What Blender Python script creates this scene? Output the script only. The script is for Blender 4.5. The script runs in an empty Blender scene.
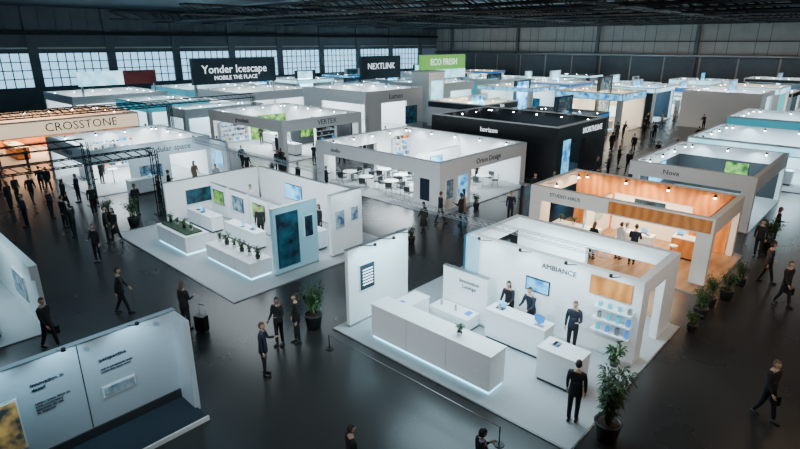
import bpy, math, random
from mathutils import Vector, Matrix
random.seed(7)
COL = bpy.context.scene.collection

# ------------------------------------------------------------------ materials
def mat(name, col, rough=0.5, metal=0.0, noise=0.0, nscale=8.0, emis=None, estr=0.0, spec=0.5):
    m = bpy.data.materials.new(name); m.use_nodes = True
    nt = m.node_tree; b = nt.nodes["Principled BSDF"]
    b.inputs["Roughness"].default_value = rough
    b.inputs["Metallic"].default_value = metal
    b.inputs["Specular IOR Level"].default_value = spec
    tc = nt.nodes.new("ShaderNodeTexCoord"); nz = nt.nodes.new("ShaderNodeTexNoise")
    nz.inputs["Scale"].default_value = nscale; nz.inputs["Detail"].default_value = 3
    nt.links.new(tc.outputs["Object"], nz.inputs["Vector"])
    rp = nt.nodes.new("ShaderNodeValToRGB")
    k = max(noise, 0.02)
    rp.color_ramp.elements[0].position = 0.3; rp.color_ramp.elements[1].position = 0.7
    rp.color_ramp.elements[0].color = (*[c*(1-k) for c in col], 1)
    rp.color_ramp.elements[1].color = (*[min(1, c*(1+k)) for c in col], 1)
    nt.links.new(nz.outputs["Fac"], rp.inputs["Fac"]); nt.links.new(rp.outputs["Color"], b.inputs["Base Color"])
    if emis:
        b.inputs["Emission Color"].default_value = (*emis, 1); b.inputs["Emission Strength"].default_value = estr
    return m

def screen_mat(name, c1, c2, strength, scale=1.5, kind="noise"):
    m = bpy.data.materials.new(name); m.use_nodes = True
    nt = m.node_tree; b = nt.nodes["Principled BSDF"]; b.inputs["Roughness"].default_value = 0.25
    tc = nt.nodes.new("ShaderNodeTexCoord")
    if kind == "noise":
        nz = nt.nodes.new("ShaderNodeTexNoise"); nz.inputs["Scale"].default_value = scale; out = nz.outputs["Fac"]
    else:
        nz = nt.nodes.new("ShaderNodeTexWave"); nz.inputs["Scale"].default_value = scale; nz.bands_direction = 'Z'; out = nz.outputs["Fac"]
    nt.links.new(tc.outputs["Object"], nz.inputs["Vector"])
    rp = nt.nodes.new("ShaderNodeValToRGB"); rp.color_ramp.elements[0].position = 0.35; rp.color_ramp.elements[1].position = 0.65
    rp.color_ramp.elements[0].color = (*c1, 1); rp.color_ramp.elements[1].color = (*c2, 1)
    nt.links.new(out, rp.inputs["Fac"])
    nt.links.new(rp.outputs["Color"], b.inputs["Base Color"]); nt.links.new(rp.outputs["Color"], b.inputs["Emission Color"])
    b.inputs["Emission Strength"].default_value = strength
    return m

def floor_mat():
    m = bpy.data.materials.new("polished_concrete"); m.use_nodes = True
    nt = m.node_tree; b = nt.nodes["Principled BSDF"]
    b.inputs["Specular IOR Level"].default_value = .42
    tc = nt.nodes.new("ShaderNodeTexCoord"); nz = nt.nodes.new("ShaderNodeTexNoise")
    nz.inputs["Scale"].default_value = 0.25; nz.inputs["Detail"].default_value = 4
    nt.links.new(tc.outputs["Object"], nz.inputs["Vector"])
    rp = nt.nodes.new("ShaderNodeValToRGB"); rp.color_ramp.elements[0].position = .3; rp.color_ramp.elements[1].position = .7
    rp.color_ramp.elements[0].color = (.020, .021, .022, 1); rp.color_ramp.elements[1].color = (.030, .029, .027, 1)
    nt.links.new(nz.outputs["Fac"], rp.inputs["Fac"]); nt.links.new(rp.outputs["Color"], b.inputs["Base Color"])
    r2 = nt.nodes.new("ShaderNodeMapRange"); r2.inputs[3].default_value = .24; r2.inputs[4].default_value = .32
    nt.links.new(nz.outputs["Fac"], r2.inputs[0]); nt.links.new(r2.outputs[0], b.inputs["Roughness"])
    return m

def wood_mat(name, c1, c2):
    m = bpy.data.materials.new(name); m.use_nodes = True
    nt = m.node_tree; b = nt.nodes["Principled BSDF"]; b.inputs["Roughness"].default_value = .45
    tc = nt.nodes.new("ShaderNodeTexCoord"); w = nt.nodes.new("ShaderNodeTexWave")
    w.inputs["Scale"].default_value = .8; w.inputs["Distortion"].default_value = 6; w.inputs["Detail"].default_value = 3
    nt.links.new(tc.outputs["Object"], w.inputs["Vector"])
    rp = nt.nodes.new("ShaderNodeValToRGB"); rp.color_ramp.elements[0].color = (*c1, 1); rp.color_ramp.elements[1].color = (*c2, 1)
    nt.links.new(w.outputs["Fac"], rp.inputs["Fac"]); nt.links.new(rp.outputs["Color"], b.inputs["Base Color"])
    return m

M = dict(
 white=mat("white_laminate", (.82,.85,.86), .45), whitew=mat("warm_white_laminate", (.82,.79,.74), .45),
 carpet=mat("light_grey_carpet", (.42,.44,.45), .85, noise=.06, nscale=30), carpetd=mat("dark_blue_carpet", (.02,.035,.055), .9, noise=.1, nscale=30),
 black=mat("black_laminate", (.007,.009,.012), .45), dark=mat("charcoal_panel", (.035,.04,.045), .5),
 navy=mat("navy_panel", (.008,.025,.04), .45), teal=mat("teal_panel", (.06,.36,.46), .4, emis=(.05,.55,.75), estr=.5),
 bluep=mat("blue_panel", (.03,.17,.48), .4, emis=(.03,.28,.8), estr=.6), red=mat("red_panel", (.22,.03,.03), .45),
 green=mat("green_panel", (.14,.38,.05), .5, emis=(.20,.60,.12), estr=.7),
 metal=mat("brushed_aluminium", (.40,.42,.43), .35, .9), bmetal=mat("black_steel", (.02,.02,.022), .45, .6),
 orange=wood_mat("orange_wood", (.52,.17,.03), (.72,.27,.06)), oak=wood_mat("oak_floor", (.26,.14,.07), (.34,.20,.10)),
 text=mat("dark_lettering", (.03,.05,.08), .5), textw=mat("white_lettering", (.8,.85,.9), .5, emis=(.8,.9,1), estr=1.6),
 glow=mat("lamp_glow", (.9,.95,1), .4, emis=(.85,.95,1), estr=40), gloww=mat("warm_lamp_glow", (1,.9,.75), .4, emis=(1,.82,.6), estr=40),
 led=mat("cyan_led_strip", (.4,.8,.9), .4, emis=(.25,.75,1), estr=4), litw=mat("warm_lightbox", (.9,.82,.70), .5, emis=(1,.78,.52), estr=1.0),
 scr=screen_mat("screen_blue", (.01,.12,.34), (.15,.60,.90), 1.9, 1.7), scrg=screen_mat("screen_green", (.01,.07,.015), (.20,.40,.07), .8, 2.5),
 scrd=screen_mat("screen_dark", (.003,.010,.018), (.010,.055,.085), .6, 2), scrw=screen_mat("lightbox_cyan", (.18,.60,.80), (.55,.92,1), 2.0, .8),
 scro=screen_mat("screen_sunset", (.03,.05,.05), (.60,.38,.12), .4, 3), print=screen_mat("poster_print", (.03,.10,.18), (.35,.45,.50), .1, 3),
 leaf=mat("leaf_green", (.012,.042,.013), .5, noise=.5, nscale=6), leaf2=mat("leaf_light_green", (.04,.11,.025), .5, noise=.4, nscale=6),
 pot=mat("dark_pot", (.02,.022,.025), .4), potw=mat("white_pot", (.7,.7,.7), .4), soil=mat("soil", (.04,.025,.015), .9),
 stem=mat("plant_stem", (.08,.06,.03), .8),
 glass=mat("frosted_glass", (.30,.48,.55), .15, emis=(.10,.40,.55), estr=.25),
 skin=mat("skin", (.50,.30,.21), .55), skin2=mat("skin_dark", (.22,.12,.08), .55), hair=mat("dark_hair", (.02,.014,.01), .6), hairb=mat("brown_hair", (.10,.05,.03), .6),
 shoe=mat("black_shoe", (.01,.01,.01), .35), eye=mat("eye_white", (.6,.6,.6), .3), lip=mat("lip", (.35,.13,.11), .5),
 suit=mat("black_suit", (.007,.008,.010), .8), suit2=mat("navy_suit", (.008,.013,.028), .8), coat=mat("dark_coat", (.016,.015,.015), .85),
 jean=mat("dark_trousers", (.008,.009,.013), .85), shirtw=mat("white_shirt", (.6,.62,.65), .7), shirtb=mat("blue_shirt", (.06,.14,.30), .7), tan=mat("beige_coat", (.30,.22,.15), .8),
 l0=mat("blue_grey_panel",(.50,.60,.66),.4),
)

# ------------------------------------------------------------------ mesh builder
class B:
    def __init__(s): s.v=[]; s.f=[]; s.m=[]; s.mats=[]; s.sm=[]
    def mi(s, k):
        if k not in s.mats: s.mats.append(k)
        return s.mats.index(k)
    def box(s, x0,y0,z0,x1,y1,z1,k):
        if x0>x1: x0,x1=x1,x0
        if y0>y1: y0,y1=y1,y0
        if z0>z1: z0,z1=z1,z0
        n=len(s.v); i=s.mi(k)
        s.v += [(x0,y0,z0),(x1,y0,z0),(x1,y1,z0),(x0,y1,z0),(x0,y0,z1),(x1,y0,z1),(x1,y1,z1),(x0,y1,z1)]
        for q in ((3,2,1,0),(4,5,6,7),(0,1,5,4),(1,2,6,5),(2,3,7,6),(3,0,4,7)):
            s.f.append(tuple(n+a for a in q)); s.m.append(i); s.sm.append(False)
    def tube(s, pts, rad, k, n=6, smooth=True, flat=1.0):
        i=s.mi(k); base=len(s.v); pts=[Vector(p) for p in pts]; L=len(pts)
        ref=None
        for j,p in enumerate(pts):
            d=(pts[min(j+1,L-1)]-pts[max(j-1,0)]).normalized()
            if ref is None:
                ref = Vector((1,0,0)) if abs(d.x)<.8 else Vector((0,1,0))
            a=(ref-d*ref.dot(d)).normalized(); b=d.cross(a); ref=a
            for q in range(n):
                t=2*math.pi*q/n
                s.v.append(tuple(p+a*math.cos(t)*rad[j]+b*math.sin(t)*rad[j]*flat))
        for j in range(L-1):
            for q in range(n):
                s.f.append((base+j*n+q, base+j*n+(q+1)%n, base+(j+1)*n+(q+1)%n, base+(j+1)*n+q)); s.m.append(i); s.sm.append(smooth)
        s.f.append(tuple(base+q for q in reversed(range(n)))); s.m.append(i); s.sm.append(False)
        s.f.append(tuple(base+(L-1)*n+q for q in range(n))); s.m.append(i); s.sm.append(False)
    def loft(s, rings, k, n=12):
        i=s.mi(k); base=len(s.v)
        for (cx,cy,cz,rx,ry) in rings:
            for q in range(n):
                t=2*math.pi*q/n; s.v.append((cx+rx*math.cos(t), cy+ry*math.sin(t), cz))
        L=len(rings)
        for j in range(L-1):
            for q in range(n):
                s.f.append((base+j*n+q, base+j*n+(q+1)%n, base+(j+1)*n+(q+1)%n, base+(j+1)*n+q)); s.m.append(i); s.sm.append(True)
        s.f.append(tuple(base+q for q in reversed(range(n)))); s.m.append(i); s.sm.append(False)
        s.f.append(tuple(base+(L-1)*n+q for q in range(n))); s.m.append(i); s.sm.append(False)
    def tri(s, pts, k):
        n=len(s.v); s.v+= [tuple(p) for p in pts]; s.f.append(tuple(range(n,n+len(pts)))); s.m.append(s.mi(k)); s.sm.append(False)
    def mesh(s, name):
        me=bpy.data.meshes.new(name); me.from_pydata(s.v,[],s.f)
        for k in s.mats: me.materials.append(M[k])
        me.polygons.foreach_set("material_index", s.m); me.polygons.foreach_set("use_smooth", s.sm)
        me.update(); return me
    def obj(s, name, parent=None, loc=(0,0,0), rot=0, bevel=0):
        o=bpy.data.objects.new(name, s.mesh(name)); COL.objects.link(o)
        o.location=loc; o.rotation_euler=(0,0,rot)
        if parent: o.parent=parent
        if bevel:
            md=o.modifiers.new("bevel","BEVEL"); md.width=bevel; md.segments=2
        return o

def empty(name):
    o=bpy.data.objects.new(name,None); COL.objects.link(o); return o
def inst(name, me, loc, rot=0, sc=1):
    o=bpy.data.objects.new(name, me); COL.objects.link(o); o.location=loc; o.rotation_euler=(0,0,rot); o.scale=(sc,sc,sc); return o

def text(body, loc, face, size, k="text", parent=None, align='CENTER'):
    c=bpy.data.curves.new("lettering","FONT"); c.body=body; c.size=size; c.extrude=.008; c.align_x=align; c.align_y='CENTER'; c.resolution_u=2
    t=bpy.data.objects.new("tmp",c); COL.objects.link(t)
    dg=bpy.context.evaluated_depsgraph_get(); me=bpy.data.meshes.new_from_object(t.evaluated_get(dg))
    bpy.data.objects.remove(t); me.materials.clear(); me.materials.append(M[k])
    o=bpy.data.objects.new("lettering", me); COL.objects.link(o)
    o.location=loc; o.rotation_euler=(math.pi/2,0,math.pi/2 if face=='E' else 0)
    if parent: o.parent=parent
    return o

def area(loc, sx, sy, power, col, parent=None, rot=(0,0,0)):
    l=bpy.data.lights.new("booth_light","AREA"); l.shape='RECTANGLE'; l.size=sx; l.size_y=sy; l.energy=power; l.color=col
    o=bpy.data.objects.new("booth_light",l); COL.objects.link(o); o.location=loc; o.rotation_euler=rot
    if parent: o.parent=parent
    return o
def spot(loc, tgt, power, col, parent=None, ang=70, r=.06):
    l=bpy.data.lights.new("spot_lamp","SPOT"); l.energy=power; l.color=col; l.spot_size=math.radians(ang); l.spot_blend=.7; l.shadow_soft_size=r
    o=bpy.data.objects.new("spot_lamp",l); COL.objects.link(o); o.location=loc
    o.rotation_euler=(Vector(tgt)-Vector(loc)).to_track_quat('-Z','Y').to_euler()
    if parent: o.parent=parent
    return o
COOL=(.60,.88,1.0); NEU=(.84,.95,1.0); WARM=(1.0,.74,.48)
LK=1.5   # booth light level

# ------------------------------------------------------------------ hall shell
HX0,HX1,HY0,HY1,HZ=-89,22,-18,109,14
b=B(); b.box(HX0,HY0,-.2,HX1,HY1,0,'dark'); fl=b.obj("floor"); fl.data.materials[0]=floor_mat()
b=B(); b.box(HX0,HY0,HZ,HX1,HY1,HZ+.2,'black')
b.obj("ceiling")
M['wallp']=mat("grey_wall_cladding",(.38,.36,.34),.7,noise=.08,nscale=.6)
M['walld']=mat("dark_wall_cladding",(.10,.12,.14),.7,noise=.1,nscale=.6)
M['win']=mat("window_daylight",(.6,.75,.85),.3,emis=(.34,.70,1.0),estr=1.7)
b=B(); b.box(HX0,HY1,0,HX1,HY1+.3,HZ,'wallp')
x=HX0
while x<HX1:
    b.box(x,HY1-.06,7.4,min(x+5.7,HX1),HY1,13.2,'wallp'); b.box(x,HY1-.06,0,min(x+5.7,HX1),HY1,7.1,'walld')
    b.box(x+1.85,HY1-.08,7.4,x+1.95,HY1-.06,13.2,'walld'); b.box(x+3.75,HY1-.08,7.4,x+3.85,HY1-.06,13.2,'walld')
    x+=6
for x in (-84,-66,-48,-30,-12,6): b.box(x-.3,HY1-.6,0,x+.3,HY1-.06,HZ,'walld')
b.tube([(HX0,HY1-.5,7.2),(HX1,HY1-.5,7.2)],[.25,.25],'metal',8)
b.tube([(HX0,HY1-.4,9.6),(HX1,HY1-.4,9.6)],[.08,.08],'bmetal',6)
b.obj("wall_back")
b=B(); b.box(HX1,HY0,0,HX1+.3,HY1,HZ,'walld'); b.obj("wall_right")
b=B(); b.box(HX0,HY0-.3,0,HX1,HY0,HZ,'walld'); b.obj("wall_front")
b=B(); b.box(HX0-.3,HY0,0,HX0,HY1,3.6,'walld'); b.box(HX0-.3,HY0,8.0,HX0,HY1,HZ,'walld')
for k in range(0,13):
    y=HY0+k*10; b.box(HX0-.3,y,3.6,HX0+.25,min(y+1.2,HY1),HZ,'walld')
b.box(HX0,HY0,10.4,HX0+.4,HY1,10.9,'bmetal'); b.box(HX0,HY0,8.6,HX0+.15,HY1,8.8,'metal')
for k in range(0,63): b.box(HX0,HY0+k*2,10.9,HX0+.06,HY0+k*2+1.9,13.6,'walld')
b.obj("wall_left")
for k in range(0,12):
    y=HY0+k*10+1.2; b=B()
    b.box(HX0-.2,y,3.6,HX0-.12,y+8.8,8.0,'win')
    for j in range(1,8): b.box(HX0-.12,y+j*1.1-.06,3.6,HX0,y+j*1.1+.06,8,'walld')
    for z in (4.7,5.8,6.9): b.box(HX0-.12,y,z-.06,HX0,y+8.8,z+.06,'walld')
    b.obj("window_%d"%(k+1))

# ------------------------------------------------------------------ trusses
def truss(name, p0, p1, w=.35, k='bmetal', legs=False, r=.03, step=None):
    b=B(); p0=Vector(p0); p1=Vector(p1); d=(p1-p0); L=d.length; d.normalize()
    up=Vector((0,0,1)); sd=d.cross(up).normalized()
    cs=[sd*w/2+up*w/2, sd*-w/2+up*w/2, sd*w/2-up*w/2, sd*-w/2-up*w/2]
    for c in cs: b.tube([p0+c,p1+c],[r,r],k,4,False)
    st=step or w*1.3; n=max(1,int(L/st))
    for j in range(n):
        a=p0+d*(L*j/n); e=p0+d*(L*(j+1)/n)
        for (i1,i2) in ((0,1),(0,2),(1,3),(2,3)):
            b.tube([a+cs[i1],e+cs[i2]],[r*.6,r*.6],k,3,False)
    if legs:
        for q in (p0,p1):
            for c in ((.15,.15),(-.15,.15),(.15,-.15),(-.15,-.15)):
                b.tube([(q.x+c[0],q.y+c[1],0),(q.x+c[0],q.y+c[1],q.z)],[r,r],k,4,False)
            z=0
            while z<q.z-.4:
                b.tube([(q.x+.15,q.y+.15,z),(q.x-.15,q.y+.15,z+.4)],[r*.6]*2,k,3,False)
                b.tube([(q.x+.15,q.y-.15,z),(q.x+.15,q.y+.15,z+.4)],[r*.6]*2,k,3,False); z+=.4
            b.box(q.x-.35,q.y-.35,0,q.x+.35,q.y+.35,.04,k)
    return b.obj(name)
for y in range(40,109,8): truss("roof_truss",(HX0+.5,y,13.0),(HX1-.5,y,13.0),1.2,r=.10,step=2.5)
for x in (-80,-60,-40,-20,0): truss("roof_truss",(x,30,12.9),(x,HY1-1,12.9),1.0,r=.09,step=2.5)
truss("lighting_truss",(-30.6,2.0,3.7),(-30.6,12.6,3.7),.4,legs=True)
truss("lighting_truss",(-35.3,5.0,3.9),(-35.3,10.6,3.9),.4,legs=True)
truss("lighting_truss",(-47.5,7.0,4.4),(-47.5,21.5,4.4),.4,legs=True)
truss("lighting_truss",(-50.8,9.0,4.2),(-50.8,32,4.2),.4,legs=True)

# ------------------------------------------------------------------ booths
RECTS=[]
def booth(x0,x1,y0,y1,h,E='open',S='open',W='solid',N='solid',fh=.75,t=.25,wm='white',fm=None,fl='carpet',col=COOL,pw=9,
          spots=True, name="exhibition_booth", plat=None, cols=True, im=None, band=None, nsp=0):
    fm=fm or wm; im=im or wm
    RECTS.append((x0,x1,y0,y1)); root=empty(name)
    px0,px1,py0,py1 = plat or (x0-.05,x1+.05,y0-.05,y1+.05)
    b=B(); b.box(px0,py0,0,px1,py1,.05,fl); b.box(px0-.03,py0-.03,0,px1+.03,py1+.03,.035,'metal'); b.obj("platform",root)
    b=B()
    def side(ax, at, a0, a1, spec, inn):
        zt=.05
        def seg(u0,u1,z0,z1,k):
            if ax=='x': b.box(at,u0,z0,at+t*inn,u1,z1,k)
            else: b.box(u0,at,z0,u1,at+t*inn,z1,k)
        if spec=='none': return
        seg(a0,a1,h-fh,h,fm)
        if spec=='solid': seg(a0,a1,zt,h-fh,im)
        elif isinstance(spec,(list,tuple)):
            for (u,v) in spec: seg(a0+(a1-a0)*u,a0+(a1-a0)*v,zt,h-fh,im)
        elif spec=='open' and cols:
            seg(a0,a0+t*1.4,zt,h-fh,fm); seg(a1-t*1.4,a1,zt,h-fh,fm)
    side('x',x1,y0,y1,E,-1); side('x',x0,y0,y1,W,1)
    side('y',y0,x0+t,x1-t,S,1); side('y',y1,x0+t,x1-t,N,-1)
    if band:
        b.box(x1,y0+.1,h-fh+.08,x1+.03,y1-.1,h-.12,band); b.box(x0+.1,y0-.03,h-fh+.08,x1-.1,y0,h-.12,band)
    b.obj("frame_and_fascia",root)
    warm = col==WARM; g='gloww' if warm else 'glow'
    if spots:
        b=B()
        for (ax) in ('W','N'):
            n=max(2,int((y1-y0 if ax=='W' else x1-x0)/1.9))
            for j in range(n):
                u=(j+.5)/n
                if ax=='W':
                    p=Vector((x0+t,y0+(y1-y0)*u,h-.12)); q=p+Vector((.5,0,.12))
                else:
                    p=Vector((x0+(x1-x0)*u,y1-t,h-.12)); q=p+Vector((0,-.5,.12))
                b.tube([p,q],[.015,.015],'bmetal',4,False); b.tube([q,q+Vector((0,0,-.14))],[.05,.07],'bmetal',6)
                e=q+Vector((0,0,-.19)); b.loft([(e.x,e.y,e.z-.02,.03,.03),(e.x,e.y,e.z,.07,.07),(e.x,e.y,e.z+.04,.05,.05)],g,8)
        b.obj("spotlights",root)
    for j in range(nsp):
        u=(j+.5)/nsp
        spot((x0+t+.75,y0+(y1-y0)*u,h+.05),(x0+t,y0+(y1-y0)*u,h-1.2),100,col,root,100)
        spot((x0+(x1-x0)*u,y1-t-.75,h+.05),(x0+(x1-x0)*u,y1-t,h-1.2),100,col,root,100)
    A=(x1-x0)*(y1-y0)
    area(((x0+x1)/2,(y0+y1)/2,h-.1),(x1-x0)*.6,(y1-y0)*.6,A*pw*LK,col,root)
    return root

def poster(x,y,z,w,hh,face,k='print',frame='dark',name="wall_poster",d=.05):
    b=B()
    if face=='E':
        b.box(x,y-w/2,z-hh/2,x+d*.7,y+w/2,z+hh/2,frame); b.box(x+d*.7,y-w/2+.04,z-hh/2+.04,x+d,y+w/2-.04,z+hh/2-.04,k)
    else:
        b.box(x-w/2,y-d*.7,z-hh/2,x+w/2,y,z+hh/2,frame); b.box(x-w/2+.04,y-d,z-hh/2+.04,x+w/2-.04,y-d*.7,z+hh/2-.04,k)
    return b.obj(name)
def panel(x0,x1,y0,y1,h,k='white',name="display_partition",z=.05):
    b=B(); b.box(x0,y0,z,x1,y1,z+.08,'metal'); b.box(x0,y0,z+.08,x1,y1,h,k); b.box(x0-.01,y0-.01,h,x1+.01,y1+.01,h+.03,'metal'); return b.obj(name)
def counter(x0,x1,y0,y1,h,k='white',top='white',name="display_counter",z=.05,items=0,led=False):
    b=B(); b.box(x0+.06,y0+.06,z,x1-.06,y1-.06,z+.1,'led' if led else 'dark'); b.box(x0+.02,y0+.02,z+.1,x1-.02,y1-.02,h-.05,k); b.box(x0,y0,h-.05,x1,y1,h,top)
    nx=max(1,int((x1-x0)/1.2))
    for j in range(1,nx): xx=x0+(x1-x0)*j/nx; b.box(xx-.004,y0+.012,z+.1,xx+.004,y0+.02,h-.05,'metal')
    for j in range(items):
        xx=random.uniform(x0+.2,x1-.2); yy=random.uniform(y0+.15,y1-.15); r=random.random()
        if r<.4: b.box(xx-.15,yy-.1,h,xx+.15,yy+.1,h+.015,'dark'); b.box(xx-.15,yy+.09,h+.015,xx+.15,yy+.11,h+.22,'scr')
        elif r<.7: b.box(xx-.1,yy-.14,h,xx+.1,yy+.14,h+.03,random.choice(['bluep','print','white']))
        else: b.tube([(xx,yy,h),(xx,yy,h+.22)],[.05,.035],random.choice(['metal','teal','dark']),8)
    return b.obj(name,bevel=.008)
def shelf_unit(x,y0,y1,z1=2.2,back='white'):
    b=B(); b.box(x,y0,.05,x+.04,y1,z1,back); b.box(x,y0,.05,x+.38,y0+.04,z1,'white'); b.box(x,y1-.04,.05,x+.38,y1,z1,'white')
    z=.3
    while z<z1:
        b.box(x,y0,z,x+.38,y1,z+.03,'white'); yy=y0+.15
        while yy<y1-.2:
            w=random.uniform(.08,.22); b.box(x+.1,yy,z+.03,x+.28,yy+w,z+.03+random.uniform(.1,.3),random.choice(['dark','teal','print','metal','orange','bluep','white'])); yy+=w+random.uniform(.04,.2)
        z+=.45
    return b.obj("product_shelf")

def chair_mesh(k='white'):
    b=B()
    for sx in (-.2,.2):
        for sy in (-.2,.2): b.tube([(sx*1.1,sy*1.1,0),(sx*.8,sy*.8,.44)],[.014,.018],'metal',5)
    b.box(-.23,-.22,.43,.23,.22,.48,k)
    b.box(-.22,.20,.52,.22,.24,.86,k); b.tube([(-.2,.22,.46),(-.2,.22,.6)],[.015,.015],'metal',5); b.tube([(.2,.22,.46),(.2,.22,.6)],[.015,.015],'metal',5)
    for s in (-.25,.25): b.tube([(s,.2,.66),(s,-.15,.66),(s,-.17,.46)],[.015,.015,.015],'metal',5)
    return b.mesh("chair")
def table_mesh(r=.42,h=.75,k='white'):
    b=B(); b.loft([(0,0,0,.28,.28),(0,0,.025,.26,.26)],'metal',16); b.tube([(0,0,.02),(0,0,h-.03)],[.04,.03],'metal',8); b.loft([(0,0,h-.03,r,r),(0,0,h,r,r)],k,20); return b.mesh("table")
def stool_mesh():
    b=B()
    b.loft([(0,0,0,.2,.2),(0,0,.02,.19,.19)],'metal',14); b.tube([(0,0,.02),(0,0,.7)],[.03,.025],'metal',8)
    b.loft([(0,0,.70,.17,.17),(0,0,.76,.19,.19),(0,0,.78,.16,.16)],'white',14); b.loft([(0,0,.3,.14,.14),(0,0,.32,.14,.14)],'metal',12); return b.mesh("stool")
CH=chair_mesh('dark'); CHW=chair_mesh('black'); TB=table_mesh(.5); BT=table_mesh(.35,1.05); ST=stool_mesh()

def plant_mesh(h=1.7, pr=.28, ph=.5, spread=.45, n=260, pot='pot', ll=.22, leafk=('leaf','leaf2'), seed=1):
    rd=random.Random(seed); b=B()
    b.loft([(0,0,0,pr*.75,pr*.75),(0,0,ph*.95,pr,pr),(0,0,ph,pr*1.06,pr*1.06),(0,0,ph,pr*.9,pr*.9),(0,0,ph-.04,pr*.88,pr*.88)],pot,16)
    b.loft([(0,0,ph-.06,pr*.86,pr*.86),(0,0,ph-.03,pr*.86,pr*.86)],'soil',12)
    stems=[]
    for j in range(9):
        a=rd.uniform(0,6.28); rr=spread*rd.uniform(.2,.95); top=Vector((math.cos(a)*rr,math.sin(a)*rr,h*rd.uniform(.65,.98)))
        mid=Vector((math.cos(a)*rr*.45,math.sin(a)*rr*.45,ph+(h-ph)*.45)); s0=Vector((math.cos(a)*pr*.3,math.sin(a)*pr*.3,ph-.04))
        b.tube([s0,mid,top],[.018,.013,.006],'stem',5); stems.append((s0,mid,top))
    for j in range(n):
        s=rd.choice(stems); t=rd.uniform(.2,1)
        p=s[0].lerp(s[1],t*2) if t<.5 else s[1].lerp(s[2],(t-.5)*2)
        a=rd.uniform(0,6.28); el=rd.uniform(-.3,.9); d=Vector((math.cos(a)*math.cos(el),math.sin(a)*math.cos(el),math.sin(el)))
        L=ll*rd.uniform(.6,1.2); w=L*.17; sd=d.cross(Vector((0,0,1))).normalized()*w
        p=p+d*rd.uniform(0,spread*.25); m=p+d*L*.5+Vector((0,0,L*.1)); e=p+d*L-Vector((0,0,L*.25))
        k=leafk[0] if rd.random()<.65 else leafk[1]
        b.tri([p,m+sd,e,m-sd],k)
    return b.mesh("potted_plant")
PL=[plant_mesh(1.7,.30,.5,.45,480,ll=.2,seed=1), plant_mesh(2.25,.33,.5,.52,850,ll=.2,seed=2), plant_mesh(1.2,.25,.42,.35,280,ll=.18,seed=3)]
PS=[plant_mesh(.42,.09,.14,.14,60,'potw',.15,seed=4), plant_mesh(.5,.10,.13,.18,70,'pot',.18,('leaf2','leaf'),seed=5)]

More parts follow.
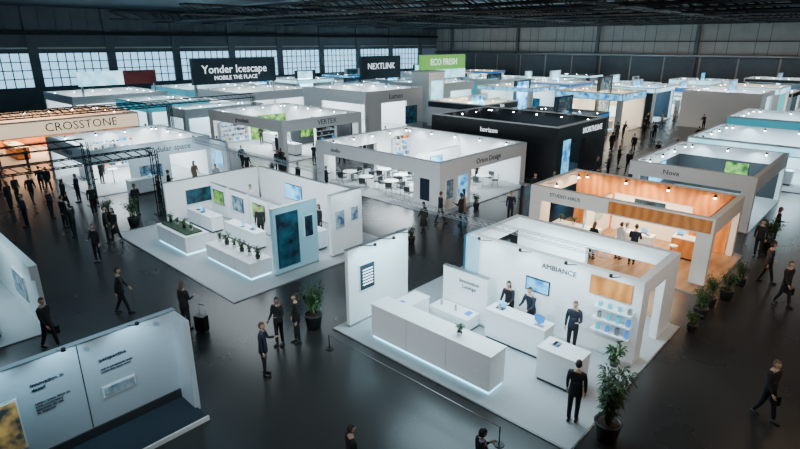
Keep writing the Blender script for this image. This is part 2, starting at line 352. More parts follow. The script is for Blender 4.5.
# ------------------------------------------------------------------ people
def human_mesh(lL=(0,0), lR=(0,0), aL=(.05,.12,.15), aR=(.05,.12,.15), jacket='suit', trousers='jean', hair='hair', skin='skin', longhair=False, longcoat=False, lean=0.0, bag=False, headyaw=0.0, female=False, shirt='shirtw'):
    V=Vector; J={}
    sw=.165 if female else .19
    J['pel']=V((0,0,.95))
    def up(x,z):
        dz=z-.95; return V((x,-math.sin(lean)*dz,.95+math.cos(lean)*dz))
    J['sp']=up(0,1.14); J['ch']=up(0,1.34); J['nb']=up(0,1.47); J['nt']=up(0,1.56)
    for s,sx,l,a in (('L',-1,lL,aL),('R',1,lR,aR)):
        hip=V((sx*.09,0,.90)); th,kb=l
        kn=hip+V((sx*.005,-math.sin(th),-math.cos(th)))*.42; an=kn+V((-sx*.02,-math.sin(th-kb),-math.cos(th-kb)))*.41
        J['hip'+s]=hip;J['kn'+s]=kn;J['an'+s]=an
        sh=up(sx*sw,1.42); f,ab,eb=a
        el=sh+V((sx*math.sin(ab),-math.sin(f)*math.cos(ab),-math.cos(f)*math.cos(ab)))*.29
        wr=el+V((sx*math.sin(ab)*.4 - sx*.25*math.sin(eb),-math.sin(f+eb),-math.cos(f+eb))).normalized()*.25
        J['sh'+s]=sh;J['el'+s]=el;J['wr'+s]=wr
    dz=.085-min(J['anL'].z,J['anR'].z)
    for k in J: J[k]=J[k]+V((0,0,dz))
    R={'pel':(.15,.115),'sp':(.135,.105),'ch':(.165,.12),'nb':(.09,.08),'nt':(.055,.06),'hip':(.095,.095),'kn':(.068,.068),'an':(.052,.054),'sh':(.068,.068),'el':(.05,.05),'wr':(.034,.034)}
    names=list(J.keys()); idx={n:i for i,n in enumerate(names)}
    E=[('pel','sp'),('sp','ch'),('ch','nb'),('nb','nt')]
    for s in 'LR': E+=[('ch','sh'+s),('sh'+s,'el'+s),('el'+s,'wr'+s),('pel','hip'+s),('hip'+s,'kn'+s),('kn'+s,'an'+s)]
    me=bpy.data.meshes.new("sk"); me.from_pydata([J[n] for n in names],[(idx[a],idx[c]) for a,c in E],[])
    o=bpy.data.objects.new("sk",me); COL.objects.link(o); o.modifiers.new("s","SKIN")
    for n in names:
        key=n if n in R else n[:-1]
        sv=me.skin_vertices[0].data[idx[n]]; sv.radius=R[key]; sv.use_root=(n=='pel')
    sb=o.modifiers.new("u","SUBSURF"); sb.levels=1
    dg=bpy.context.evaluated_depsgraph_get(); bm=bpy.data.meshes.new_from_object(o.evaluated_get(dg)); bpy.data.objects.remove(o)
    b=B(); b.v=[tuple(v.co) for v in bm.vertices]
    segs=[(J[a],J[c],a,c) for a,c in E]
    for p in bm.polygons:
        c=p.center; best=None
        for (A,C,an,cn) in segs:
            d=C-A; t=max(0,min(1,(c-A).dot(d)/d.length_squared)); q=(c-(A+d*t)).length
            if best is None or q<best[0]: best=(q,an,cn)
        k=jacket
        if best[1][:3] in('hip','kn') or best[1][:2]=='kn' or best[2][:3]=='hip': k=trousers
        if best[2]=='nt': k=skin
        b.f.append(tuple(p.vertices)); b.m.append(b.mi(k)); b.sm.append(True)
    P=J['pel']; low=.50 if longcoat else .80
    c0=J['sp']
    b.loft([(0,(P.y),low+dz,.20 if longcoat else .178,.17 if longcoat else .135),(0,P.y,.95+dz,.172,.128),(c0.x,c0.y,c0.z,.150,.118),(c0.x,c0.y-.0,c0.z+.08,.15,.115)],jacket,16)
    n=J['nb']; b.loft([(n.x,n.y,n.z+.01,.070,.066),(n.x,n.y-.003,n.z+.045,.058,.060)],shirt,12)
    for s in 'LR':
        a=J['an'+s]
        b.tube([a+V((0,.07,-.045)),a+V((0,.03,-.035)),a+V((0,-.07,-.045)),a+V((0,-.15,-.055)),a+V((0,-.19,-.06))],[.03,.045,.042,.038,.02],'shoe',8)
    for s,sx in (('L',-1),('R',1)):
        w=J['wr'+s]; d=(w-J['el'+s]).normalized(); side=V((0,1,0)) if abs(d.y)<.8 else V((sx,0,0))
        side=(side-d*side.dot(d)).normalized()
        b.tube([w-d*.01,w+d*.03,w+d*.08,w+d*.095],[.026,.034,.038,.03],skin,8,flat=.5)
        curl=V((-sx,0,0)); curl=(curl-d*curl.dot(d)).normalized()
        for j,(off,L) in enumerate(((-.028,.068),(-.010,.078),(.010,.072),(.027,.055))):
            q=w+d*.088+side*off
            b.tube([q,q+d*L*.5+curl*.006,q+d*L*.85+curl*.022,q+d*L*.95+curl*.032],[.0095,.009,.008,.006],skin,5)
        q=w+d*.035-side*.03
        b.tube([q,q-side*.022+d*.025+curl*.008,q-side*.026+d*.055+curl*.016],[.012,.010,.008],skin,5)
    nt=J['nt']; hc=nt+V((0,-.015,.115)); rotm=Matrix.Rotation(headyaw,3,'Z')
    nu,nv=16,12
    def headp(u,v,sc=1.0):
        th=math.pi*v/nv; ph=2*math.pi*u/nu
        x=math.sin(th)*math.cos(ph); y=math.sin(th)*math.sin(ph); z=math.cos(th)
        w=1.0 if z>0 else 1.0-.28*(-z)**1.3
        X=x*.076*w; Y=y*.096*(1.0 if z>0 else 1-.18*(-z)); Z=z*.118
        if y<-.6:
            if abs(x)<.22 and -.35<z<.05: Y-=.018
            if .0<z<.25 and .2<abs(x)<.6: Y+=.008
            if z<-.6: Y-=.008
        return V((X*sc,Y*sc,Z*sc))
    def addsphere(sc,k,keep):
        base=len(b.v)
        for v in range(nv+1):
            for u in range(nu): b.v.append(tuple(hc+rotm@headp(u,v,sc)))
        for v in range(nv):
            for u in range(nu):
                cu=headp(u+.5,v+.5)
                if keep(cu):
                    b.f.append((base+v*nu+u,base+(v+1)*nu+u,base+(v+1)*nu+(u+1)%nu,base+v*nu+(u+1)%nu)); b.m.append(b.mi(k)); b.sm.append(True)
    addsphere(1.0,skin,lambda c:True)
    addsphere(1.09,hair,lambda c: (c.z>.05) or (c.y>.0 and c.z>-.065) or (longhair and c.y>-.02))
    if longhair: b.loft([(hc.x,hc.y+.055,hc.z-.24,.05,.025),(hc.x,hc.y+.06,hc.z-.15,.08,.04),(hc.x,hc.y+.04,hc.z-.02,.083,.06)],hair,10)
    for sx in (-1,1):
        e=hc+rotm@V((sx*.029,-.083,.012)); b.tube([e+V((0,.004,0)),e,e+rotm@V((0,-.005,0))],[.012,.011,.005],'eye',6); b.tube([e+rotm@V((0,-.004,0)),e+rotm@V((0,-.007,0))],[.005,.004],'hair',5)
        e=hc+rotm@V((sx*.077,.005,-.005)); b.tube([e+V((0,0,-.03)),e+rotm@V((sx*.008,.008,0)),e+rotm@V((sx*.004,.008,.028))],[.006,.013,.008],skin,6)
    e=hc+rotm@V((0,-.082,-.058)); b.tube([e+rotm@V((-.022,.004,0)),e,e+rotm@V((.022,.004,0))],[.003,.006,.003],'lip',5)
    if bag:
        w=J['wrR']+V((.03,0,-.1)); b.box(w.x-.06,w.y-.2,w.z-.36,w.x+.06,w.y+.2,w.z-.08,'shoe'); b.tube([w+V((0,-.1,-.09)),w+V((0,-.05,.01)),w+V((0,.05,.01)),w+V((0,.1,-.09))],[.01]*4,'shoe',5)
    return b.mesh("person")
HM=dict(
 stand=human_mesh(lL=(.04,.03),lR=(-.05,.02)),
 stand2=human_mesh(lL=(.08,.1),lR=(-.04,.0),aR=(.35,.15,1.5),jacket='suit2',hair='hairb',shirt='shirtb'),
 arms=human_mesh(lL=(.03,0),lR=(-.06,.05),aL=(.12,.12,1.0),aR=(.2,.12,1.7),jacket='suit',skin='skin2'),
 walk=human_mesh(lL=(.30,.08),lR=(-.20,.22),aL=(-.3,.1,.2),aR=(.3,.1,.35)),
 walk2=human_mesh(lL=(-.18,.28),lR=(.28,.06),aL=(.28,.1,.35),aR=(-.2,.1,.15),jacket='coat',hair='hairb',bag=True),
 walkf=human_mesh(lL=(.26,.08),lR=(-.18,.25),aL=(-.25,.1,.3),aR=(.25,.1,.5),jacket='coat',longhair=True,longcoat=True,female=True),
 fem=human_mesh(lL=(.05,.05),lR=(-.03,.02),aL=(.2,.1,1.4),jacket='suit',longhair=True,hair='hairb',female=True),
 tan=human_mesh(lL=(.25,.1),lR=(-.15,.2),aR=(.3,.1,.6),jacket='tan',longhair=True,longcoat=True,female=True),
 white=human_mesh(lL=(.04,.03),lR=(-.05,.02),aR=(.3,.15,1.3),jacket='shirtw'),
 blue=human_mesh(lL=(.04,.03),lR=(-.03,.02),aL=(.35,.12,1.0),aR=(.35,.12,1.0),jacket='suit2',shirt='shirtb',lean=.25),
 lean=human_mesh(lL=(.05,.05),lR=(-.05,.02),aL=(.3,.12,1.1),aR=(.3,.12,1.1),jacket='suit',lean=.3,longhair=True,female=True),
)
PLAT=[]
def zat(x,y):
    for (a,c,d,e) in PLAT:
        if a<=x<=c and d<=y<=e: return .05
    return 0
def person(k,x,y,rot,sc=1.0): return inst("person",HM[k],(x,y,zat(x,y)),math.radians(rot),sc)
# ---------------- near-centre booth
mp=(-13.1,-4.3,10.7,19.0); PLAT.append(mp)
root=booth(-10.9,-4.6,15.5,18.8,2.8,E=[(0,.18),(.62,1)],S='solid',N=[(0,.5)],W=[(0,.3)],fh=.55,plat=mp,col=COOL,pw=8,spots=False)
text("AMBIANCE",(-7.3,15.48,2.42),'S',.25,'text',root)
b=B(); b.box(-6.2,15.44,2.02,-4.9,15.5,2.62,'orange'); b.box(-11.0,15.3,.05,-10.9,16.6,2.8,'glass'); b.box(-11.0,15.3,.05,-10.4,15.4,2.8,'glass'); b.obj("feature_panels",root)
panel(-12.85,-12.7,11.1,14.1,2.9,'white')
poster(-12.7,11.95,1.75,.75,1.0,'E','navy','white')
b=B()
for j in range(6): b.box(-12.645,11.72,1.45+j*.11,-12.635,12.2,1.49+j*.11,'textw')
b.obj("poster_lettering")
counter(-11.7,-6.95,11.15,11.95,1.3,name="reception_counter",led=True)
counter(-11.7,-11.0,12.0,13.4,1.0,name="display_counter",items=3)
panel(-11.1,-9.2,14.25,14.4,1.9,'white'); text("Innovation\nLounge",(-9.95,14.24,1.45),'S',.2)
counter(-11.1,-9.4,13.45,14.2,.6,name="bench_display",items=3)
counter(-8.9,-6.7,13.7,14.35,1.15,name="reception_counter",items=3)
counter(-6.45,-5.15,12.75,13.55,1.15,name="reception_counter",items=2)
# blue shield sign standing on the desk end
b=B(); b.box(-7.15,13.8,1.152,-6.85,13.95,1.17,'metal'); b.tri([(-7.0,13.86,1.18),(-6.84,13.86,1.32),(-6.82,13.86,1.50),(-7.0,13.86,1.55),(-7.18,13.86,1.50),(-7.16,13.86,1.32)],'bluep'); b.tri([(-7.0,13.88,1.18),(-7.16,13.88,1.32),(-7.18,13.88,1.50),(-7.0,13.88,1.55),(-6.82,13.88,1.50),(-6.84,13.88,1.32)],'bluep'); b.obj("desk_sign")
for z in (.9,1.3,1.7):
    b=B(); b.box(-5.95,15.2,z,-4.75,15.5,z+.04,'white')
    for j in range(4): xx=-5.8+j*.3; b.box(xx,15.28,z+.04,xx+.1,15.4,z+.04+random.uniform(.12,.25),random.choice(['bluep','teal','metal']))
    b.obj("wall_shelf")
poster(-8.0,15.5,1.65,.9,.5,'S','scr','black',"wall_screen")
counter(-10.3,-8.2,17.3,18.2,1.0,'orange','white',items=3)
poster(-10.65,17.3,1.6,1.2,.9,'E','scrd','black',"wall_screen")
for (x,y) in ((-9.9,15.45),(-8.3,15.45),(-6.7,15.45),(-5.3,15.45)):
    spot((x,y-.8,3.0),(x,y,1.7),75,COOL,root,95)
    b=B(); b.tube([(x,y,2.8),(x,y-.8,3.05)],[.015]*2,'bmetal',4); b.tube([(x,y-.8,3.15),(x,y-.8,3.07)],[.05,.06],'bmetal',8); b.obj("spotlight_arm",root)
for y in (11.7,12.6,13.5):
    spot((-12.0,y,3.05),(-12.7,y,1.9),75,(.35,.85,1),root,100)
    b=B(); b.tube([(-12.75,y,2.93),(-12.0,y,3.12)],[.015]*2,'bmetal',4); b.tube([(-12.0,y,3.2),(-12.0,y,3.12)],[.05,.06],'bmetal',8); b.obj("spotlight_arm",root)
area((-8.6,13.0,4.2),6,3,430,COOL,root)
truss("lighting_truss",(-12.6,13.0,4.35),(-4.8,13.0,4.35),.16,r=.008,k='metal')
person('lean',-8.75,15.0,10); person('blue',-7.9,15.0,-10); person('stand2',-6.35,14.9,15)
inst("potted_plant",PS[0],(-8.3,11.5,1.302)); inst("potted_plant",PS[1],(-5.0,15.05,.05),0,1.5)
b=B()
for x in (-12.2,-5.7):
    b.loft([(x,9.75,0,.14,.14),(x,9.75,.02,.13,.13)],'bmetal',12); b.tube([(x,9.75,.02),(x,9.75,.55)],[.018,.018],'bmetal',6)
b.tube([(-12.2,9.75,.53),(-5.7,9.75,.53)],[.012,.012],'metal',6); b.obj("barrier_rail")

# ---------------- right wood booth
rp=(-12.9,-4.3,22.2,28.2); PLAT.append(rp)
root=booth(-12.8,-4.65,23.2,28,2.9,E='open',S='open',W=[(0,.35)],fh=.7,plat=rp,col=WARM,pw=9,fl='oak',wm='whitew',im='whitew',nsp=3)
text("STUDIO HAUS",(-11.0,23.18,2.58),'S',.24,'text',root)
b=B(); b.box(-12.5,27.68,2.05,-4.95,27.74,2.88,'orange'); b.box(-4.98,23.5,2.22,-4.92,27.7,2.88,'orange'); b.box(-12.5,27.68,.06,-10.4,27.74,2.05,'orange'); b.box(-6.6,27.68,.06,-4.95,27.74,2.05,'orange')
b.box(-8.9,23.16,2.28,-4.75,23.2,2.82,'orange'); b.obj("wood_cladding",root)
poster(-8.6,27.74,1.5,1.5,.85,'S','scrd','black',"wall_screen")
panel(-10.6,-10.45,24.6,27.6,2.0,'whitew'); poster(-10.45,26,1.3,1.0,.8,'E','print','white')
counter(-11.9,-9.6,24.0,24.6,1.0,items=2); counter(-9.0,-7.4,24.9,25.5,1.0,items=2); counter(-6.8,-5.6,25.6,26.3,1.05,'orange','white',items=1)
for p in ((-11.6,24.3,1.002),(-10.9,24.3,1.002),(-8.7,25.2,1.002)): inst("potted_plant",PS[0],p)
for p in ((-8.7,24.4),(-7.9,24.3),(-6.5,25.1)): inst("bar_stool",ST,(p[0],p[1],.05))
b=B(); b.box(-12.85,22.3,.05,-12.7,22.45,3.0,'black'); b.box(-12.85,22.45,.3,-12.75,23.1,2.9,'scrd'); b.obj("banner_stand")
# ---------------- C1
cp=(-30.3,-18.4,23.2,33.4); PLAT.append(cp)
root=booth(-30.1,-18.9,23.7,33.2,2.95,E=[(0,.32),(.93,1)],S=[(0,.05),(.84,1)],W=[(0,.15),(.6,1)],N='solid',fh=.85,t=.35,plat=cp,col=NEU,pw=9,nsp=3)
text("Orion Design",(-18.88,28.6,2.52),'E',.5,'text',root); text("studio",(-28,23.68,2.52),'S',.4,'text',root)
poster(-20.0,23.7,1.25,.8,1.4,'S','navy','white')
poster(-18.9,25.9,1.2,1.0,1.5,'E','scr','white',"wall_screen")
poster(-18.9,24.6,1.3,.7,1.2,'E','print','white')
panel(-24.5,-24.3,28,32.7,2.1); poster(-24.3,30,1.3,1.4,.9,'E','scr','black',"wall_screen")
for (tx,ty) in ((-28.3,25.2),(-26.3,24.9),(-24.2,25.2),(-22.2,25.4),(-27,27.4),(-24.9,26.9),(-21.2,28.2),(-20.6,30.6),(-22.6,30.2)):
    inst("round_table",TB,(tx,ty,.05))
    for j in range(4):
        a=j*math.pi/2+random.uniform(0,.6); inst("chair",random.choice([CH,CH,CHW]),(tx+math.sin(a)*.8,ty-math.cos(a)*.8,.05),a+math.pi)
counter(-29.3,-27.4,30.0,30.7,1.0,items=2); shelf_unit(-29.7,31,32.8)
# ---------------- C2 black booth
root=booth(-28.6,-17.3,34.6,42.5,3.9,E=[(0,.12),(.55,1)],S='solid',fh=1.2,t=.4,wm='black',im='black',fl='carpetd',col=COOL,pw=4)
text("NORTHLINE",(-17.28,40,3.3),'E',.6,'textw',root); poster(-17.3,35.9,1.7,1.2,2.6,'E','scr','black',"wall_screen"); text("horizon",(-23,34.58,3.2),'S',.5,'textw',root)
b=B(); b.box(-28.6,34.6,3.9,-17.3,35,3.94,'white'); b.box(-28.6,42.1,3.9,-17.3,42.5,3.94,'white'); b.box(-28.6,35,3.9,-28.2,42.1,3.94,'white'); b.box(-17.7,35,3.9,-17.3,42.1,3.94,'white'); b.obj("top_trim",root)
# ---------------- C3
root=booth(-48.8,-37.0,25.8,34.6,3.4,E='open',S='open',fh=.9,t=.3,col=NEU,pw=9,nsp=3); PLAT.append((-48.8,-37,25.8,34.6))
text("VERTEX",(-36.98,30.5,2.95),'E',.6,'text',root); text("greenfield",(-43,25.78,2.95),'S',.55,'text',root)
b=B(); b.box(-48.5,30,.06,-48.3,34.2,2.4,'scrg'); b.box(-44,34.2,.06,-38,34.3,2.4,'dark'); b.obj("feature_wall_graphics",root)
counter(-42,-38.5,28,28.8,1.05,items=3); counter(-46.5,-43.5,30,30.8,1.05,items=3); panel(-42.5,-42.3,30.5,34,2.4,'dark'); poster(-42.3,32.4,1.4,1.8,1.2,'E','scrg','black',"wall_screen"); shelf_unit(-40,31.3,33.8,2.2,'dark'); shelf_unit(-48.4,26.5,29.5)
# ---------------- L3
root=booth(-45.5,-37.2,11.2,19.6,3.0,E=[(.3,.62),(.95,1)],S='open',fh=.95,t=.3,col=NEU,pw=9,nsp=3); PLAT.append((-45.5,-37.2,11.2,19.6))
text("modular space",(-37.18,16.4,2.5),'E',.55,'text',root); text("SYNERGY",(-41,11.18,2.5),'S',.5,'text',root)
counter(-36.6,-35.8,13,15,1.0,items=2,z=0)
b=B(); b.box(-37.2,19.4,0,-34.8,19.6,2.8,'white'); b.box(-37.2,19.38,2.8,-34.8,19.62,2.84,'metal'); b.obj("display_partition"); poster(-37.2,15.0,1.1,1.6,1.0,'E','print','white')
counter(-44,-42,12.5,13.2,1.05,items=2); counter(-41.5,-39.5,16,16.7,1.05,items=2); inst("bar_table",BT,(-40,13.5,.05)); shelf_unit(-45.1,14,17)
poster(-36,19.4,1.5,1.4,1.2,'S','scr','white',"wall_screen"); spot((-35.6,17,3.4),(-37.2,17,1.8),150,COOL,root,120); spot((-35.6,14,3.4),(-37.2,14,1.8),110,COOL,root,120); spot((-36,18.3,3.4),(-36,19.4,1.5),60,COOL,root,100)
# ---------------- sign booth far left
root=booth(-61,-52.1,8.5,20.6,3.4,E='open',S='open',fh=1.3,t=.35,col=(1,.55,.28),pw=13,wm='whitew',im='orange',fm='whitew',band='litw')
text("CROSSTONE",(-52.05,15.8,2.75),'E',1.0,'text',root)
poster(-60.6,14,1.2,5,1.6,'E','orange','dark'); counter(-58,-54,11,12,1.1,'orange','white',items=3); shelf_unit(-60.5,17.5,20,2,'orange')
# ---------------- L2 island booth
lp=(-28.9,-17.4,9.4,18.3); PLAT.append(lp)
root=empty("exhibition_booth"); b=B(); b.box(lp[0],lp[2],0,lp[1],lp[3],.05,'carpet'); b.box(lp[0]-.03,lp[2]-.03,0,lp[1]+.03,lp[3]+.03,.035,'metal'); b.obj("platform",root); RECTS.append(lp)
counter(-26.2,-23.2,10.4,11.6,.95,name="display_counter",led=True)
b=B(); b.box(-26,10.6,.952,-23.4,11.4,1.02,'leaf'); b.obj("planter_bed")
counter(-22.3,-18.6,10.9,12.0,.8,items=0,led=True)
for j in range(6): inst("potted_plant",PS[j%2],(-22+j*.62,11.5,.802),j,1.1)
for j in range(4): inst("potted_plant",PS[(j+1)%2],(-25.8+j*.7,11,1.022),j,.9)
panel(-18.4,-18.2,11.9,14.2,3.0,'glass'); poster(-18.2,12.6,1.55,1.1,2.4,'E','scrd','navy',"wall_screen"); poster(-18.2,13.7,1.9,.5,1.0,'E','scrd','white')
panel(-18.3,-18.1,14.9,16.8,3.0,'white'); poster(-18.1,15.4,1.8,.6,.9,'E','print','white'); poster(-18.1,16.3,1.9,.5,.7,'E','print','white'); panel(-20.6,-18.3,16.85,17.0,2.8)
poster(-19.4,16.85,1.7,1.2,1.0,'S','scr','black',"wall_screen")
for j,(x,k) in enumerate(((-27.5,'scrg'),(-25.5,'white'),(-23.5,'scrg'),(-21.6,'white'))):
    panel(x-.85,x+.85,14.6,14.75,1.9,'white'); poster(x,14.6,1.2,1.1,.8,'S','scrg' if j%2==0 else 'print','dark')
counter(-27.8,-25.2,12.8,13.5,.9,items=3); counter(-24.2,-21.4,13.0,13.6,.9,items=3); counter(-20.5,-19.2,14.8,15.6,1.0,items=2)
panel(-28.6,-28.45,12.0,17.8,2.3); poster(-28.45,14,1.3,1.8,.9,'E','scrd','white'); panel(-28.4,-21.5,17.9,18.05,2.3)
poster(-25,17.9,1.3,1.6,.9,'S','scr','black',"wall_screen")
area((-23,14,4.2),8,6,560,NEU,root); truss("lighting_truss",(-28.5,14,4.35),(-17.6,14,4.35),.16,r=.008,k='metal')
spot((-17.3,12.6,3.4),(-18.3,12.6,1.9),45,(.4,.85,1),root,100); spot((-17.2,13.8,3.4),(-18.3,13.8,1.9),60,(.4,.85,1),root,100)
for y in (15.4,16.4): spot((-17.2,y,3.4),(-18.2,y,1.9),70,COOL,root,100)
for x in (-27.5,-25.5,-23.5,-21.6): spot((x,13.8,2.7),(x,14.6,1.2),45,COOL,root,90)
# ---------------- L0 foreground left booth
root=empty("exhibition_booth")
b=B(); b.box(-13.3,-3,0,-11.9,5.3,.10,'carpetd'); b.box(-11.9,-3,0,-11.84,5.33,.12,'white'); b.obj("platform",root)
b=B(); b.box(-13.4,-3,0,-13.25,5.4,2.7,'l0'); b.box(-13.25,5.25,0,-12.45,5.4,2.7,'l0'); b.box(-13.42,-3,2.7,-13.23,5.42,2.73,'metal')
for y in (-1,1,3): b.box(-13.25,y-.01,.1,-13.24,y+.01,2.7,'dark')
b.box(-13.25,-3,.1,-13.2,5.25,.35,'dark')
b.obj("display_panels",root); RECTS.append((-13.5,-11.8,-3,5.4))
text("innovation in\ndetail",(-13.23,1.95,2.05),'E',.13,'text',root,'LEFT'); text("Lorem ipsum dolor sit\namet consectetur\nadipiscing elit sed\ndo eiusmod",(-13.23,1.95,1.5),'E',.08,'text',root,'LEFT')
text("perspective",(-13.23,3.4,2.1),'E',.14,'text',root,'LEFT'); text("sed ut perspiciatis unde\nomnis iste natus error",(-13.23,3.4,1.8),'E',.08,'text',root,'LEFT'); poster(-13.25,3.75,1.2,.8,.3,'E','print','white')
poster(-13.25,1.1,1.3,1.1,1.3,'E','scro','white')
for y in (1.2,2.6,4.2):
    spot((-12.6,y,2.95),(-13.25,y,2.0),48,(.45,.82,1),root,115)
    b=B(); b.tube([(-13.3,y,2.72),(-12.6,y,3.0)],[.012]*2,'bmetal',4); b.tube([(-12.6,y,3.08),(-12.6,y,3.01)],[.045,.055],'bmetal',8); b.obj("spotlight_arm",root)
# ---------------- L1 left edge booth
root=empty("exhibition_booth")
b=B(); b.box(-27,3.8,0,-20.1,3.95,2.5,'white'); b.box(-27,1.5,0,-26.8,3.8,2.5,'white'); b.box(-27,3.7,2.0,-20.1,3.8,2.5,'white'); b.box(-27,.5,0,-20.1,3.95,.05,'carpet'); b.obj("display_panels",root); RECTS.append((-27,-20,0,4))
counter(-24.5,-20.8,2.0,2.7,.95,items=2); poster(-22.5,3.8,1.1,1.6,1.0,'S','print','white'); area((-23,2.3,3.0),4,2,110,COOL,root)
# ---------------- R2 and right side
root=booth(-11.3,-4.9,31.8,40.6,3.0,E='open',S='open',fh=.8,t=.25,col=COOL,pw=7,wm='white',im='dark',nsp=2); text("Nova",(-9,31.78,2.6),'S',.4,'text',root); PLAT.append((-11.3,-4.9,31.8,40.6))
poster(-11.05,36,1.5,3,1.4,'E','scr','black',"wall_screen"); counter(-9.5,-6.5,33,33.8,1.0,items=3); poster(-7.5,40.35,1.5,1.4,1.2,'S','scrg','black',"wall_screen")
root=booth(-11.5,-2.5,43.2,52,3.0,col=COOL,pw=8,fh=.7,nsp=2,band='scrw'); poster(-11.25,47,1.4,3,1.4,'E','scr','black',"wall_screen"); counter(-9,-5,45,45.8,1.05,items=3)
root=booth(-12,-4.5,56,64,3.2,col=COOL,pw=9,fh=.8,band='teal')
# ---------------- left mid booths with headers
root=booth(-80,-69.5,20.5,31.5,3.6,fh=.9,col=NEU,pw=9)
root=booth(-80,-69.5,34,45,3.6,fh=1.0,band='teal',col=COOL,pw=9); text("aqua lab",(-69.44,39,3.1),'E',.8,'textw',root)
root=booth(-66.5,-58,24,31,3.4,fh=.9,band='teal',col=COOL,pw=9)
root=booth(-66.5,-57,34,45,3.9,fh=1.0,col=NEU,pw=9)
b=B(); b.box(-63.4,31.8,4.6,-63,43.5,7.6,'navy'); b.box(-63.3,32,.05,-63.1,32.3,4.6,'metal'); b.box(-63.3,43,.05,-63.1,43.3,4.6,'metal'); b.obj("header_sign",root); text("Yonder Icescape",(-62.98,37.6,6.3),'E',1.35,'textw',root); text("MOBILE THE PLACE",(-62.98,37.6,5.3),'E',.7,'textw',root)
root=booth(-56,-52,25,34,3.2,fh=.9,col=COOL,pw=9)
b=B(); b.box(-71.4,22,4.6,-71,27,6.2,'scrw'); b.box(-71.4,27,4.6,-71,31,6.2,'red'); b.box(-71.3,22.2,.05,-71.1,22.4,4.6,'metal'); b.box(-71.3,30.6,.05,-71.1,30.8,4.6,'metal'); b.obj("header_sign")
# ---------------- C5 white tower booths
root=booth(-52,-41.5,39.5,48.5,4.6,fh=1.3,E=[(.0,.25),(.7,1)],S=[(.0,.3)],col=NEU,pw=10,nsp=2); text("Lumen",(-41.48,44,3.9),'E',.8,'text',root); poster(-41.5,46.5,1.7,2,2,'E','scrd','black',"wall_screen")
root=booth(-55,-46.8,57,66,4.2,fh=1.1,E=[(.0,.4)],col=COOL,pw=10)
b=B(); b.box(-50.4,58,5.8,-50,68,7.8,'green'); b.box(-50.4,58,4.6,-49.95,68,5.8,'scrw'); b.box(-50.3,58.2,.05,-50.1,58.5,4.6,'metal'); b.box(-50.3,67.5,0,-50.1,67.8,4.6,'metal'); b.obj("header_sign"); text("ECO FRESH",(-49.98,63,6.8),'E',1.2,'textw')
b=B(); b.box(-64.4,60,3.9,-64,69,7.4,'navy'); b.box(-64.3,60.2,0,-64.1,60.5,3.9,'metal'); b.box(-64.3,68.5,0,-64.1,68.8,3.9,'metal'); b.obj("header_sign"); text("NEXTLINK",(-63.98,64.5,5.8),'E',1.3,'textw')
b=B(); b.box(-46.3,52,0,-43.5,55,6.0,'white'); b.box(-46.4,51.9,6.0,-43.4,55.1,6.15,'metal'); b.box(-43.5,52.4,1,-43.42,54.6,5,'scrw'); b.obj("display_tower")
# ---------------- filler booths
def free(x0,x1,y0,y1):
    return all(x1<a-1 or x0>c+1 or y1<d-1 or y0>e+1 for (a,c,d,e) in RECTS)
cols=[(-86,-78),(-75,-67),(-64,-56),(-53,-45),(-42,-34),(-31,-23),(-20,-12),(-9,-1)]
rows=[(20,27),(30,37),(40,47),(50,57),(60,67),(70,77),(80,87),(90,97),(100,106)]
rd=random.Random(3)
for (cx0,cx1) in cols:
    for (ry0,ry1) in rows:
        if not free(cx0,cx1,ry0,ry1): continue
        if cx0> -ry0*.13+2: continue
        h=rd.choice([2.6,3,3.2,3.6,4.2])
        wm=rd.choice(['white','white','white','white','whitew','dark']); band=rd.choice([None,None,'teal','navy','scrw','scrw','bluep','scr'])
        im=rd.choice([wm,wm,'teal','dark',wm,'navy'])
        root=booth(cx0,cx1,ry0,ry1,h,E='open' if rd.random()<.8 else [(0,.4)],S=rd.choice(['open','open','open','solid']),fh=rd.choice([.5,.6,.8]),wm=wm,im=im,band=band,col=rd.choice([COOL,COOL,COOL,NEU,NEU,WARM]),pw=rd.uniform(8,17))
        PLAT.append((cx0,cx1,ry0,ry1))
        poster(cx0+.25,(ry0+ry1)/2,1.5,rd.uniform(2.0,4.5),rd.uniform(1.2,1.8),'E',rd.choice(['scr','scr','scrd','scrg','print','scrw']),'dark',"wall_screen")
        poster((cx0+cx1)/2,ry1-.25,1.5,rd.uniform(1.5,4.0),rd.uniform(1.2,1.8),'S',rd.choice(['scr','scrd','print','scrw']),'dark',"wall_screen")
        if ry0<75: counter(cx1-4,cx1-1.5,ry0+1.2,ry0+2,1.05,items=2,led=True)
        if rd.random()<.6:
            b=B(); xm=(cx0+cx1)/2; hh=h+rd.uniform(.3,1.6); b.box(xm-.1,ry0+2.5,.05,xm+.1,ry1-.6,hh,rd.choice(['white','dark','navy','white'])); b.box(xm+.1,ry0+3,1.0,xm+.15,ry1-1.2,hh-.15,rd.choice(['scrw','scr','print','scr','scrd'])); b.obj("display_backdrop",root)
        if ry0<70: text(rd.choice(["alpha","delta","Forum","Vista","Origin","Metro","Linea"]),(cx1+.05,(ry0+ry1)/2,h-.3),'E',.45,'textw' if band in('navy','bluep','teal','scr') or wm=='dark' else 'text',root)

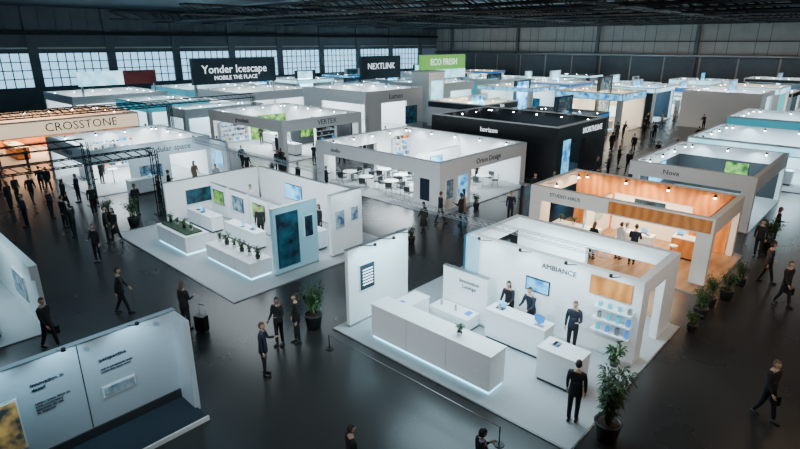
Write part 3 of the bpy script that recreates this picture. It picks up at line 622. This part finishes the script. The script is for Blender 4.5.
# ------------------------------------------------------------------ people
for (k,x,y,r) in [('stand',-4.75,11.75,190),('walk2',-1.1,15.4,60),('arms',-5.15,8.1,150),('stand',-7.3,6.3,160),
  ('stand2',-12.5,7.5,130),('arms',-13.6,8.8,20),('stand',-13.3,9.3,-20),('fem',-16.8,7.2,200),('walk',-19.7,6.2,150),('walk2',-18.9,3.6,120),
  ('fem',-25.6,7.4,40),('stand',-28.3,8.8,150),('arms',-30.0,7.8,-60),('walkf',-27.7,9.0,30),('stand',-33.3,9.9,80),('walk',-38.8,8.2,100),('stand',-49.6,10.7,0),('walkf',-36.0,9.2,200),('stand2',-33.6,6.6,0),
  ('walk',-35.2,21.2,90),('fem',-32.9,22.9,180),('stand2',-27.5,22.4,160),('white',-26.6,16.1,0),('walkf',-17.2,20.3,-100),('walk',-17.7,22.3,150),('arms',-16.6,22.7,-80),('tan',-17.1,23.6,-60),('stand2',-15,25.1,30),('arms',-14.6,25.9,-100),
  ('fem',-9.3,22.9,170),('white',-8.4,23.7,160),('blue',-7.7,23.5,190),('walk',-2.9,25.4,120),('walk2',-2,23.5,60),('stand',-3.8,28.5,0),('fem',-3.6,31.2,90),
  ('stand',-15.6,37.5,100),('arms',-15.2,38.6,-60),('walk',-14.8,41.4,0),('fem',-16.0,42.5,90),('walk',-14.2,34.5,180),('stand',-10.5,54.4,0),('walkf',-10.3,66,0),
  ('stand',-32,8.0,200),('fem',-34.3,8.0,130),('walk',-40.5,9.6,60),('arms',-41.3,9.4,-100),('stand',-46.5,8,30),('walk2',-50,12.5,0),('stand',-50.2,15,90),('arms',-49.5,17,180),('fem',-46.8,22.9,10),('stand',-50.2,24,90),
  ('fem',-43.5,14.0,80),('white',-40,15.2,0),('stand',-43,31.8,0),('stand2',-40,27.2,180),('arms',-45.6,29.3,30),('fem',-31.3,31,90),('stand',-33,35.5,0),('walk',-33.5,29,0),
  ('stand',-22.5,14.0,40),('fem',-20.6,16.2,0),('white',-33,17.5,90),('stand2',-31,19.0,0),('arms',-33.5,14.5,150),('fem',-33,13.6,-30),('stand',-49.6,27,0),('walk',-49.6,30,90),('stand',-55,22.3,0),('fem',-57,22.2,90),('arms',-35,33,90),('stand2',-34.6,27,200),
  ('stand',-39.6,7.6,120),('fem',-37.6,6.8,300),('walk',-43.0,7.4,90),('stand2',-36.8,10.2,10),('arms',-31.5,11.6,100),('walk',-49,21.5,30),('fem',-48.6,19.2,120),('walk2',-16.3,30,10),('stand',-15.7,31.3,60),('stand',-32.3,26.6,60),('walk',-13.9,44.5,10),('fem',-14.6,47,40),
  ('stand2',-34.5,23.4,40),('fem',-35.0,24.1,220),('walk',-38.2,22.6,90),('stand',-41.0,22.0,0),('arms',-43.3,23.4,60),('walkf',-31.5,21.8,250),('stand',-36,28.6,30),('fem',-48,13.4,80),('walk',-46.9,15.6,0),('white',-25.2,29.5,0),('stand',-21.8,31.5,90),('fem',-22.6,26.9,180),('stand',-40.5,12.9,200),('stand2',-42.6,17.5,90),('walk',-14.8,28.6,200),('fem',-32.6,39,20),('arms',-36.8,37.5,80),('stand',-29.5,21.6,0),('walk2',-50,33,10),('tan',-35,17.0,90)]:
    person(k,x,y,r,random.uniform(.97,1.04))
ks=list(HM.keys())
for j in range(230):
    if rd.random()<.5: x=rd.choice([-76.5,-65.5,-54.3,-43.5,-32.5,-21.5,-10.5])+rd.uniform(-.8,.8); y=rd.uniform(38,104)
    else: x=rd.uniform(-80,-6); y=rd.choice([48.9,58.5,68.5,78.5,88.5])+rd.uniform(-.5,.5)
    if x>-y*.13-1 or not all(not(a-.4<x<c+.4 and d-.4<y<e+.4) for (a,c,d,e) in RECTS): continue
    if -47.2<x<-42.8 and 51<y<56: continue
    person(rd.choice(ks),x,y,rd.uniform(0,360))
b=B(); b.box(-.2,-.13,.06,.2,.13,.62,'shoe')
for s in (-.15,.15): b.tube([(s,.1,0.0),(s,.1,.07)],[.03,.03],'dark',6); b.tube([(s,-.1,0.0),(s,-.1,.07)],[.03,.03],'dark',6); b.tube([(s*.8,.1,.6),(s*.8,.1,.98)],[.01,.01],'metal',4)
b.tube([(-.12,.1,.98),(.12,.1,.98)],[.015,.015],'shoe',5); b.obj("suitcase",loc=(-16.3,7.5,0),rot=.4)
for (i,x,y,s) in ((0,-13.7,10.3,1.05),(1,-3.85,11.8,1),(0,-29.6,10.6,1),(2,-31.6,10.0,1.1),(2,-4.0,20.3,1),(0,-4.0,21.5,.8),(2,-3.7,22.6,1),(2,-11.8,21.4,.9),(0,-3.6,29.9,1),(2,-17.9,26,.8),(2,-16.8,18.9,.8),(2,-33.8,22.4,1),(2,-3.9,19.0,.7),(2,-3.6,24.4,.9)):
    inst("potted_plant",PL[i],(x,y,zat(x,y)),random.uniform(0,6),s)

# ------------------------------------------------------------------ hall fill lighting
def hall(x,y,sx,sy,p,c):
    l=area((x,y,12.0),sx,sy,p,c); l.name="hall_fill"  # added overhead fill for the hall's ambient level, no fixture behind it
hall(-30,5,20,14,1000,(.42,.76,1)); hall(-8,12,16,16,280,(.75,.90,1)); hall(2,22,10,20,700,(1,.68,.45)); hall(-30,28,25,15,500,(.60,.84,1))
area((-60,45,12.5),40,60,1800,(.50,.80,1)).name="hall_fill"
area((-20,80,12.2),40,40,4200,(1,.88,.76)).name="hall_fill"  # added warm fill over the far booths and back wall
for (p,t,e,c) in (((-1,-8,12.6),(-24,28,1),15000,(.86,.94,1)),((8,4,12.6),(-22,36,1),12000,(1,.92,.84))):  # added fill spots, out of view near the camera, to lift outer fascias
    l=spot(p,t,e,c,None,58,.35); l.name="hall_fill_spot"; l.data.spot_blend=1.0
    b=B(); b.box(p[0]-.3,p[1]-.3,p[2]+.45,p[0]+.3,p[1]+.3,p[2]+.7,'bmetal'); b.tube([(p[0],p[1],p[2]+.7),(p[0],p[1],13.98)],[.04,.04],'bmetal',6); b.obj("fill_spot_housing")  # invented housing and hanging rod for the added fill spot
w=bpy.data.worlds.new("w"); bpy.context.scene.world=w; w.use_nodes=True; w.node_tree.nodes["Background"].inputs[0].default_value=(.05,.07,.1,1)

# ------------------------------------------------------------------ camera
c=bpy.data.cameras.new("camera"); c.lens=24.37; c.sensor_width=36; c.clip_end=400
co=bpy.data.objects.new("camera",c); COL.objects.link(co); co.location=(0,0,9.5)
co.rotation_euler=(math.radians(90-18.63),0,math.radians(42.9)); bpy.context.scene.camera=co
